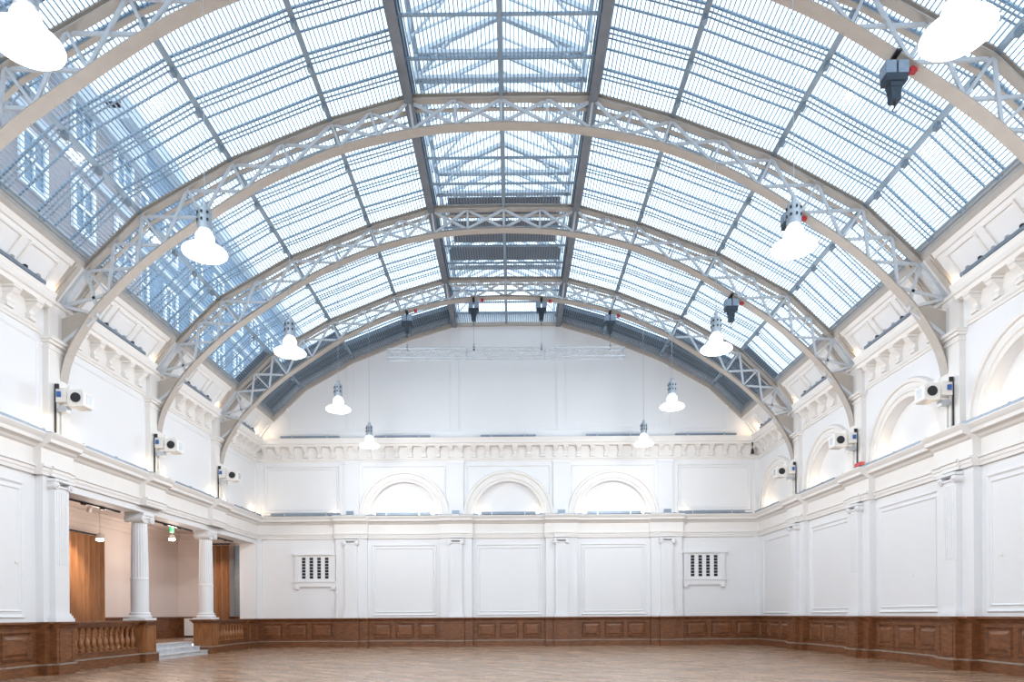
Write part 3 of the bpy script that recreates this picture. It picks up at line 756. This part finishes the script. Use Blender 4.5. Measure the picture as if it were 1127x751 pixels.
def truss(y, label):
    t = thing('roof_truss', (0, y, 7.7), label, 'roof truss', 'arched lattice roof trusses')
    m = MB(); chord(m, LS, y, .32, .025); chord(m, LS, y, .03, .1, .025); chord(m, LS, y, .1, .02, .11)
    for i in range(4, len(LS)-4, 2):                     # rivets on the underside
        x, z = LS[i]
        for e in (-.13, .13): m.box(x-.012, x+.012, y+e-.012, y+e+.012, z-.008, z)
    m.build('lower_chord', RIB, t)
    m = MB(); chord(m, US, y, .22, .03, -.03); chord(m, US, y, .03, .12, 0); chord(m, US, y, .2, .03, .1)
    chord(m, US, y+.42, .12, .03, .02); m.build('upper_chord', RIB, t)
    # panel points along the upper chord every ~1.25 m
    m = MB(); st = []
    for s in (-1, 1):
        Q = side(PROF[::-1], s)
        stn = [(0, 15.47)] + [] ; d = 0; tot = []
        for (xa, za), (xb, zb) in zip(Q, Q[1:]):
            L = math.hypot(xb-xa, zb-za); k = max(2, round(L/1.25)) if abs(xa) > .01 else 2
            for i in range(1, k+1): stn.append((xa+(xb-xa)*i/k, za+(zb-za)*i/k))
        # matching points on the lower chord: drop along local normal
        low = []
        for i, (x, z) in enumerate(stn):
            a = stn[max(0, i-1)]; b = stn[min(len(stn)-1, i+1)]; tx, tz = b[0]-a[0], b[1]-a[1]; L = math.hypot(tx, tz)
            nx, nz = (tz/L, -tx/L) if (-tx/L) < 0 else (-tz/L, tx/L)
            if i == 0: nx, nz = 0, -1
            q = (x, z)
            for k in range(400):
                q = (x+nx*k*.01, z+nz*k*.01)
                if q[1] <= lowz(q[0])+.12: break
            low.append(q)
        for i in range(len(stn)):
            if i or s > 0: m.bar((stn[i][0], y, stn[i][1]), (low[i][0], y, low[i][1]), .1, .06, (0, 1, 0))
            if i:
                m.bar((stn[i-1][0], y-.03, stn[i-1][1]), (low[i][0], y-.03, low[i][1]), .05, .075, (0, 1, 0))
                m.bar((low[i-1][0], y+.03, low[i-1][1]), (stn[i][0], y+.03, stn[i][1]), .05, .075, (0, 1, 0))
        e, l = stn[-1], low[-1]
        # end bay: from the foot of the slope down to the wall
        wpt = (s*11.95, 9.97); l2 = (s*11.0, 9.83)
        m.bar((e[0], y, e[1]), (wpt[0], y, wpt[1]), .2, .1, (0, 1, 0)); m.bar((l[0], y, l[1]), (wpt[0], y, wpt[1]), .06, .08, (0, 1, 0))
        m.bar((e[0], y, e[1]), (l2[0], y, l2[1]), .06, .08, (0, 1, 0)); m.bar((wpt[0], y, wpt[1]), (l2[0], y, l2[1]-.1), .1, .08, (0, 1, 0))
        m.bar((s*11.98, y, 8.95), (l2[0]+s*.12, y, l2[1]-.2), .06, .1, (0, 1, 0))
    m.build('lattice', LATT, t)
    for s in (-1, 1):
        p = MB(); lp = [(x, z) for x, z in LS if s*x > 10.98]
        lp = lp if s > 0 else lp[::-1]
        p.plate([(x, z+.02) for x, z in lp] + [(s*12.09, 7.25), (s*12.08, 9.6), (s*11.5, 9.78)], y-.012, y+.012, lambda u, v, z: (u, v, z))
        p.build('web_plate', RIB, t)
names_ = ['nearest arched lattice roof truss, only its haunches showing at the photo\'s top corners', 'second arched lattice roof truss from the camera, the first whose crown shows',
          'third arched lattice roof truss from the camera, beyond the clear roof lantern', 'arched lattice roof truss nearest the back wall, carrying four black hoists']
for y, n in zip(RY, names_): truss(y, n)

# ------------------------------------------------------------------ pendant high bay lamps
LX, LZ = 5.66, 8.53
LAMPW = 290
def bay_lamp(x, y, label, src=None):
    zc = lowz(x) - .0
    t = thing('high_bay_lamp', (x, y, LZ-.06), label, 'pendant lamp', 'high bay lamps in two rows')
    m = MB(); c = (x, y, LZ)
    m.lathe([(.05, .97), (.05, .86), (.11, .84), (.135, .80), (.135, .42), (.11, .40), (.1, .34)], c, 20); hs = m.build('housing', STEEL, t, smooth=True)
    for a in range(5):
        for z in (.56, .7):
            t_ = (a-4.5)*math.pi/4 + math.pi/4*(-.5); m = MB(); m.box(x+.136*math.cos(t_)-.016, x+.136*math.cos(t_)+.016, y+.136*math.sin(t_)-.016, y+.136*math.sin(t_)+.016, LZ+z, LZ+z+.05)
            m.build('vent_slot', BLACK, hs)
    m = MB(); m.lathe([(.1, .38), (.15, .36), (.175, .30), (.175, .22), (.16, .16), (.2, .12), (.34, .07), (.405, .02), (.415, .0), (.41, -.015)], c, 32)
    m.build('lamp_shade', DISH, t, smooth=True)
    m = MB(); m.lathe([(.40, -.016), (.38, -.04), (.25, -.06), (.02, -.065)], c, 32); m.build('lens', LENS, t, smooth=True)
    m = MB(); m.tube((x, y, LZ+.97), (x, y, lowz(x)+.3), .008, 6); m.tube((x, y, lowz(x)+.3), (x, y+.35, lowz(x)+.3), .02, 6); m.build('hanging_rod', STEEL, t)
    l = bpy.data.lights.new('lamp_light', 'POINT'); l.energy = LAMPW; l.color = (.93, .965, 1); l.shadow_soft_size = .3
    o = bpy.data.objects.new('lamp_light', l); col.objects.link(o); o.parent = t; o.location = (0, 0, -.3)
ordn = ['nearest the camera, cut by the photo\'s top corner', 'second from the camera', 'third from the camera', 'fourth from the camera', 'nearest the back wall', 'unseen above and behind the camera, added for brightness', 'unseen, farthest behind the camera, added for brightness']
for s, sd in ((-1, 'left'), (1, 'right')):
    for k, y in enumerate([8.35, 13.2, 18.25, 23.3, 28.35, 3.1, -1.5]):  # last listed positions continue the rows out of view, added for brightness
        bay_lamp(s*LX + (.0 if s < 0 else .02), y, 'white disc pendant lamp, %s row, %s' % (sd, ordn[k]))

# ------------------------------------------------------------------ chain hoists and the lifting truss
def hoist(x, y, label, grp, chain_to=None):
    zt = lowz(x) - .01
    t = thing('chain_hoist', (x, y, zt-.95), label, 'chain hoist', grp)
    m = MB(); m.box(x-.05, x+.05, y-.2, y+.2, zt-.02, zt+.02); m.box(x-.04, x+.04, y-.03, y+.03, zt-.16, zt); m.build('clamp', BLACK, t)
    m = MB(); m.box(x-.22, x-.02, y-.13, y+.13, zt-.38, zt-.14); m.box(x+.02, x+.22, y-.13, y+.13, zt-.38, zt-.14); m.build('cover', HOISTL, t)
    m = MB(); m.box(x-.21, x+.21, y-.12, y+.12, zt-.52, zt-.38); m.box(x-.12, x+.12, y-.1, y+.1, zt-.62, zt-.52); m.build('motor_body', HOIST, t)
    m = MB(); vs = [(x-.11, y-.09), (x+.11, y-.09), (x+.11, y+.09), (x-.11, y+.09)]; m.add([(a, b, zt-.55) for a, b in vs] + [(x+(a-x)*.75, b, zt-.88) for a, b in vs], [(0,1,2,3),(7,6,5,4),(0,4,5,1),(1,5,6,2),(2,6,7,3),(3,7,4,0)])
    m.build('chain_bag', HOIST, t)
    m = MB(); m.tube((x, y-.0, zt-.86), (x, y, zt-1.0), .015, 6)
    for i in range(8):
        a0, a1 = math.pi*(.5+i*.2), math.pi*(.5+(i+1)*.2)
        m.tube((x+.035*math.cos(a0), y, zt-1.035+.035*math.sin(a0)), (x+.035*math.cos(a1), y, zt-1.035+.035*math.sin(a1)), .01, 6)
    m.build('hook', BLACK, t)
    m = MB(); m.box(x+.3, x+.42, y-.06, y+.04, lowz(x+.36)-.1, lowz(x+.36)); m.build('limit_switch', RED, t)
    if chain_to is not None:
        m = MB(); m.tube((x, y, zt-1.06), (x, y, chain_to+.12), .007, 6); m.tube((x, y, chain_to), (x, y, chain_to+.14), .03, 8); m.build('lifting_chain', STEEL, t)
HX = [-4.12, -1.33, 1.5, 4.36]
hn = ['black chain hoist at the left end of the truss', 'black chain hoist left of centre over the truss', 'black chain hoist right of centre over the truss', 'black chain hoist at the right end of the truss']
for x, n in zip(HX, hn): hoist(x, RY[3]-.02, n, 'chain hoists over the lifting truss', 12.72)
for k, n in ((0, 'blue-black chain hoist on the nearest roof truss, upper right'), (1, 'blue-black chain hoist on the second roof truss, hidden partly by a lamp'), (2, 'blue-black chain hoist on the third roof truss, right side')):
    hoist(7.8, RY[k]-.02, n, 'chain hoists along the right side')
t = thing('lighting_truss', (0, RY[3]-.02, 12.2), 'long pale aluminium box truss hanging level in front of the back wall', 'truss')
yt = RY[3]-.02; m = MB()
for z in (12.24, 12.6):
    for e in (-.18, .18): m.tube((-4.93, yt+e, z), (4.93, yt+e, z), .026, 8)
m.build('main_tube', PIPE, t)
m = MB(); n = 30
for i in range(n):
    x0, x1 = -4.93+9.86*i/n, -4.93+9.86*(i+1)/n
    for e in (-.18, .18):
        a, b = (12.24, 12.6) if i % 2 else (12.6, 12.24); m.tube((x0, yt+e, a), (x1, yt+e, b), .012, 6)
    m.tube((x0, yt-.18, 12.6), (x1, yt+.18, 12.6), .012, 6)
for x in (-4.93, 4.93, -1.64, 1.64):
    for z in (12.24, 12.6): m.tube((x, yt-.18, z), (x, yt+.18, z), .018, 6)
    for e in (-.18, .18): m.tube((x, yt+e, 12.24), (x, yt+e, 12.6), .018, 6)
m.build('bracing', PIPE, t)
for k in range(4):
    x = HX[k]; m = MB(); m.tube((x, yt-.2, 12.64), (x, yt+.2, 12.64), .02, 6); m.box(x-.04, x+.04, yt-.05, yt+.05, 12.6, 12.7); m.build('lifting_bracket', BLACK, t)

# ------------------------------------------------------------------ wall equipment at the truss feet
def point(par, loc, e, c=(1, .72, .42), r=.04):
    l = bpy.data.lights.new('glow', 'POINT'); l.energy = e; l.color = c; l.shadow_soft_size = r
    o = bpy.data.objects.new('glow', l); col.objects.link(o); o.parent = par; o.location = loc
def wall_projector(T, s, y, label):
    b = T(y, .3, 6.3); t = thing('wall_floodlight', b, label, 'floodlight', 'white floodlight assemblies at the truss feet')
    m = MB(T); m.box(y-.11, y-.05, .17, .23, 6.27, 7.75); m.box(y+.02, y+.08, .2, .26, 6.27, 7.3); m.box(y-.13, y+.1, .17, .3, 6.27, 6.32); m.build('post', WHITEP, t)
    m = MB(T); m.box(y-.16, y-.13, .17, .2, 6.35, 7.6); m.build('cable', BLACK, t)
    m = MB(T); m.box(y-.15, y+.1, .2, .5, 7.25, 7.62); m.box(y-.12, y+.12, .5, .56, 7.15, 7.7); m.build('yoke', WHITEP, t)
    m = MB(T); m.box(y-.19, y-.15, .24, .34, 7.38, 7.52); m.build('blue_plug', BLUE, t)
    m = MB(T); m.box(y-.2, y-.15, .2, .3, 7.6, 7.72); m.build('black_plug', BLACK, t)
    m = MB(T)                                            # rounded head
    a0, a1, v0, v1, z0, z1, r = y-.25, y+.2, .58, 1.0, 7.1, 7.55, .08
    ring = []
    for cx_, cz_, q in ((v1-r, z1-r, 0), (v0+r, z1-r, 1), (v0+r, z0+r, 2), (v1-r, z0+r, 3)):
        for j in range(5):
            a = math.pi/2*(q + j/4); ring.append((cx_+r*math.cos(a), cz_+r*math.sin(a)))
    m.prism(ring, a0, a1); m.box(y-.1, y+.1, .5, .6, 7.2, 7.45); h = m.build('lamp_head', WHITEP, t)
    m = MB(T); n = 20; cv, cz = .8, 7.33
    m.prism([(cv+.13*math.cos(2*math.pi*i/n), cz+.13*math.sin(2*math.pi*i/n)) for i in range(n)], a0-.03, a0); m.build('lens', BLACK, h)
    m = MB(T); m.prism([(v1, 7.2), (v1+.012, 7.2), (v1+.012, 7.45), (v1, 7.45)], y-.12, y+.1); m.build('grille', STEEL, h)
    m = MB(T); m.box(y-.2, y+.0, .3, .52, 6.98, 7.12); m.box(y-.14, y-.06, .22, .34, 7.0, 7.08); m.build('small_speaker', STEEL, t)
for T, s, sd in ((TL, -1, 'left'), (TR, 1, 'right')):
    for k, o_ in ((1, 'nearest the camera'), (2, 'middle of three'), (3, 'nearest the back wall')):
        wall_projector(T, s, RY[k]-.25, 'white bracketed floodlight with black lens on %s wall, %s' % (sd, o_))

def uplight(T, u, v, z, label, grp, e=9, warm=True):
    b = T(u, v, z); t = thing('uplight', b, label, 'uplight', grp)
    m = MB(); m.lathe([(.05, 0), (.055, .02), (.04, .03), (.05, .07), (.06, .1)], b, 12); m.build('housing', STEEL, t)
    m = MB(); m.lathe([(.045, .1), (.05, .13), (.03, .155), (.01, .165)], b, 12); m.build('bulb', WARMB, t, smooth=True)
    point(t, (0, 0, .26), e)
for T, sd in ((TL, 'left'), (TR, 'right')):
    for k, o_ in ((1, 'nearest the camera'), (2, 'second from the camera'), (3, 'third from the camera')):
        uplight(T, RY[k]-.62, .22, Z_COR1, 'small warm uplight on the %s upper cornice, %s' % (sd, o_), 'warm uplights on the upper cornices', 26)
    uplight(T, D-.75, .26, Z_COR1, 'small warm uplight on the %s upper cornice, in the back corner' % sd, 'warm uplights on the upper cornices', 22)
LG = 'small uplights on the middle ledge'
for k in (1, 2, 3):
    wh = {1: 'nearest the camera', 2: 'by the middle truss foot', 3: 'by the farthest truss foot'}[k]
    uplight(TL, RY[k]-.75, .2, Z_LEDGE, 'warm uplight on left middle ledge, near side of truss foot %s' % wh, LG, 2.5)
    uplight(TL, RY[k]+.28, .2, Z_LEDGE, 'warm uplight on left middle ledge, far side of truss foot %s' % wh, LG, 2.5)
uplight(TL, D-.7, .2, Z_LEDGE, 'small warm uplight on the left middle ledge in the back corner', LG, 4)
for i, c in enumerate(arcs[-4:]):
    wh = ['cut by the right edge of the photo', 'second from the camera', 'third from the camera', 'farthest'][i] if len(arcs) >= 4 else ''
    for e, q in ((-1.25, 'near'), (1.25, 'far')):
        uplight(TR, c+e, .05, Z_LEDGE, 'warm uplight, %s side of right wall arch %s' % (q, wh), LG, 3)
for i in (1, 2, 3):
    c = (ed[i]+ed[i+1])/2; wh = ['', 'left', 'middle', 'right'][i]
    for e, q in ((-1.4, 'left'), (1.4, 'right')):
        uplight(TB, c+e, .062, Z_LEDGE, 'small uplight at %s end of the %s back wall arch' % (q, wh), LG, 1.5)
uplight(TB, -8.3, .062, Z_LEDGE, 'small uplight on the back wall ledge left of the leftmost arch', LG, 3)
uplight(TB, 8.5, .062, Z_LEDGE, 'small uplight on the back wall ledge right of the rightmost arch', LG, 3)

def batten(T, u0, u1, v, z, label, grp, h=.11):
    b = T((u0+u1)/2, v, z); t = thing('light_batten', b, label, 'light batten', grp)
    m = MB(T); m.box(u0, u1, v-.07, v+.07, z+.03, z+h); m.build('tube_body', TRAY, t)
    m = MB(T); m.box(u0+.02, u1-.02, v-.05, v+.05, z+h, z+h+.02); m.build('diffuser', PIPE, t)
    for k in (.2, .8):
        u = u0+(u1-u0)*k; m = MB(T); m.box(u-.02, u+.02, v-.08, v+.08, z, z+h+.05); m.build('bracket', STEEL, t)
wl_ = ['left', 'middle', 'right']
for i in (1, 2, 3):
    c = (ed[i]+ed[i+1])/2
    batten(TB, c-1.32, c+1.3, .31, Z_LEDGE, 'long grey light batten on the ledge in the %s back arch' % wl_[i-1], 'battens on the middle ledge', .15)
    batten(TB, c-1.32, c+1.32, .38, Z_COR1, 'thin grey light batten on the upper cornice above the %s back arch' % wl_[i-1], 'battens on the upper cornice')
batten(TB, -11.3, -8.0, .31, Z_LEDGE, 'long grey light batten on the back ledge above the left slatted vent', 'battens on the middle ledge', .15)
batten(TB, 8.2, 11.3, .31, Z_LEDGE, 'long grey light batten on the back ledge above the right slatted vent', 'battens on the middle ledge', .15)
batten(TB, -10.8, -8.0, .38, Z_COR1, 'thin grey light batten on the upper cornice at the far left', 'battens on the upper cornice')
batten(TB, 8.0, 10.9, .38, Z_COR1, 'thin grey light batten on the upper cornice at the far right', 'battens on the upper cornice')
for c, n in zip(BP, ('leftmost', 'second', 'third', 'rightmost')):
    t = thing('emergency_light', TB(c, .3, Z_LEDGE), 'small dark grey box on the ledge over the %s back wall pier' % n, 'emergency light', 'small boxes over the back piers')
    m = MB(TB); m.box(c-.17, c+.17, .38, .5, Z_LEDGE+.03, Z_LEDGE+.22); m.build('casing', TRAY, t); m = MB(TB); m.box(c-.14, c+.14, .36, .52, Z_LEDGE, Z_LEDGE+.03); m.build('foot', PIPE, t)
# conduits along the ledges
def conduit(T, u0, u1, v, z, label):
    m = MB(T); m.box(u0, u1, v-.05, v+.05, z, z+.075)
    u = u0+.5
    while u < u1: m.box(u-.04, u+.04, v-.052, v+.052, z, z+.1); u += 1.6
    tag(m.build('cable_conduit', TRAY), label, 'cable conduit', 'conduits lying on the ledges')
conduit(TL, 9, D-.5, .34, Z_LEDGE, 'pale conduit running along the left middle ledge over the arcade')
conduit(TR, 9, D-.5, .34, Z_LEDGE, 'pale conduit running along the right middle ledge below the arches')
conduit(TB, -11.7, 11.7, .172, Z_LEDGE, 'pale conduit running along the back wall middle ledge')
# troughs with small lamp heads on the side cornices
def trough(T, u0, u1, label):
    t = thing('spotlight_bar', T((u0+u1)/2, .42, Z_COR1), label, 'spotlight bar', 'bars of small lamps on the upper cornices')
    m = MB(T); m.box(u0, u1, .36, .48, Z_COR1+.04, Z_COR1+.13); m.build('bar', TRAY, t)
    for k in (0, 1):
        u = u0+.1 if k == 0 else u1-.1; m = MB(T); m.box(u-.03, u+.03, .36, .48, Z_COR1, Z_COR1+.04); m.build('foot', STEEL, t)
    n = max(2, int((u1-u0)/.42))
    for k in range(n):
        u = u0+.2+(u1-u0-.4)*k/(n-1); m = MB(T); m.box(u-.02, u+.02, .40, .44, Z_COR1+.13, Z_COR1+.17); m.box(u-.04, u+.04, .37, .45, Z_COR1+.15, Z_COR1+.22)
        m.build('lamp_head', BLACK if k % 3 == 1 else STEEL, t)
for T, sd in ((TL, 'left'), (TR, 'right')):
    for k, (a, b, q) in enumerate(((RY[0]+1.2, RY[0]+3.9, 'nearest the camera'), (RY[1]+.9, RY[1]+3.6, 'second from the camera'), (RY[2]+.9, RY[2]+3.4, 'third from the camera'), (RY[3]+.8, RY[3]+3.0, 'nearest the back wall'))):
        trough(T, a, b, 'bar of small lamps on the %s upper cornice, %s' % (sd, q))
t = thing('red_box', TR(22.9, .25, Z_LEDGE+.08), 'small red box on the right ledge beside a truss foot', 'box')
m = MB(TR); m.box(22.55, 22.95, .3, .44, Z_LEDGE+.08, Z_LEDGE+.2); m.build('casing', RED, t); m = MB(TR); m.box(22.6, 22.9, .44, .45, Z_LEDGE+.1, Z_LEDGE+.18); m.build('lid', RED, t)
t = thing('security_camera', (W-.5, D-.55, 9.2), 'small black camera in the right back corner below the upper cornice', 'camera')
m = MB(); m.box(W-.52, W-.46, D-.58, D-.52, 9.45, 9.6); m.box(W-.505, W-.475, D-.565, D-.535, 9.3, 9.45); m.build('mount', BLACK, t); m = MB(); m.tube((W-.49, D-.55, 9.05), (W-.49, D-.55, 9.3), .09, 12, .05); m.build('body', BLACK, t)
# small wall plates
for (T, u, z, lb) in ((TL, 32.7, 1.78, 'small socket plate on the white return wall by the back left corner'),
                      (TR, 20.4, 2.6, 'small plate on the right wall panel between the first two pilasters'), (TR, 16.7, 2.9, 'small plate on the right wall panel at the photo\'s right edge'),
                      (TL, 17.0, 2.9, 'small plate on the left white wall panel near the photo\'s left edge')):
    m = MB(T); m.box(u-.06, u+.06, 0, .02, z-.04, z+.04); m.box(u-.03, u+.03, .02, .026, z-.02, z+.02); tag(m.build('wall_plate', WHITEP), lb, 'wall plate')

# ------------------------------------------------------------------ buildings outside, left
def building(x, y0, y1, h, fm, label):
    t = thing('building', (x, (y0+y1)/2, 0), label, 'building')
    m = MB(); m.box(x-6, x, y0, y1, 0, h); m.build('wall', fm, t)
    m = MB(); m.box(x-6, x+.5, y0-.1, y1+.1, h-.9, h-.4); m.box(x-6, x+.3, y0, y1, h-.4, h+.3)
    z = 9.2
    while z < h-2: m.box(x, x+.15, y0, y1, z, z+.35); z += 3.6
    m.build('stone_band', STUC, t)
    nw = int((y1-y0)/2.9)
    for i in range(nw):
        y = y0 + (y1-y0)*(i+.5)/nw; z = 10.2
        while z < h-2.4:
            f = MB(); f.flatframe(y-.75, y+.75, z, z+2.2, .18, 0, .12, lambda u, v, w_: (x+v, u, w_)); f.box(x, x+.1, y-.03, y+.03, z, z+2.2); f.box(x, x+.1, y-.7, y+.7, z+1.05, z+1.15)
            fo = f.build('window', WINF, t); g = MB(); g.box(x+.005, x+.03, y-.6, y+.6, z+.1, z+2.1); g.build('pane', WINB, fo); z += 3.6
building(-17.6, 6, 33, 23.5, BRICK, 'pinkish brick building with white windows outside, seen through the left roof glass')
building(-18.6, 33.12, 64, 26.5, SLATEB, 'blue-grey building outside, seen through the left roof glass beyond the brick one')

# ------------------------------------------------------------------ light
w = bpy.data.worlds.new('overcast_sky'); sc.world = w; w.use_nodes = True
bg = w.node_tree.nodes['Background']; bg.inputs[0].default_value = (.74, .88, 1, 1); bg.inputs[1].default_value = 2.1
try:
    sc.cycles.diffuse_bounces = 7; sc.cycles.max_bounces = 14; sc.cycles.transparent_max_bounces = 24; sc.cycles.glossy_bounces = 3
    sc.cycles.sample_clamp_indirect = 6
except Exception: pass
sc.view_settings.view_transform = 'Standard'; sc.view_settings.look = 'None'; sc.view_settings.gamma = 1; sc.view_settings.use_curve_mapping = False
sc.view_settings.exposure = 0.46

# ------------------------------------------------------------------ camera
cd = bpy.data.cameras.new('camera'); cam = bpy.data.objects.new('camera', cd); col.objects.link(cam); sc.camera = cam
cd.sensor_width = 36; cd.sensor_fit = 'HORIZONTAL'; cd.lens = 755/1127*36; cd.shift_x = .00213; cd.shift_y = .2674
cd.clip_start = .05; cd.clip_end = 500
cam.matrix_world = Matrix.Translation((CAMX, 0, CAMZ)) @ Matrix.Rotation(.0049, 4, 'Z') @ Matrix.Rotation(math.pi/2, 4, 'X') @ Matrix.Rotation(-.0062, 4, 'Z')
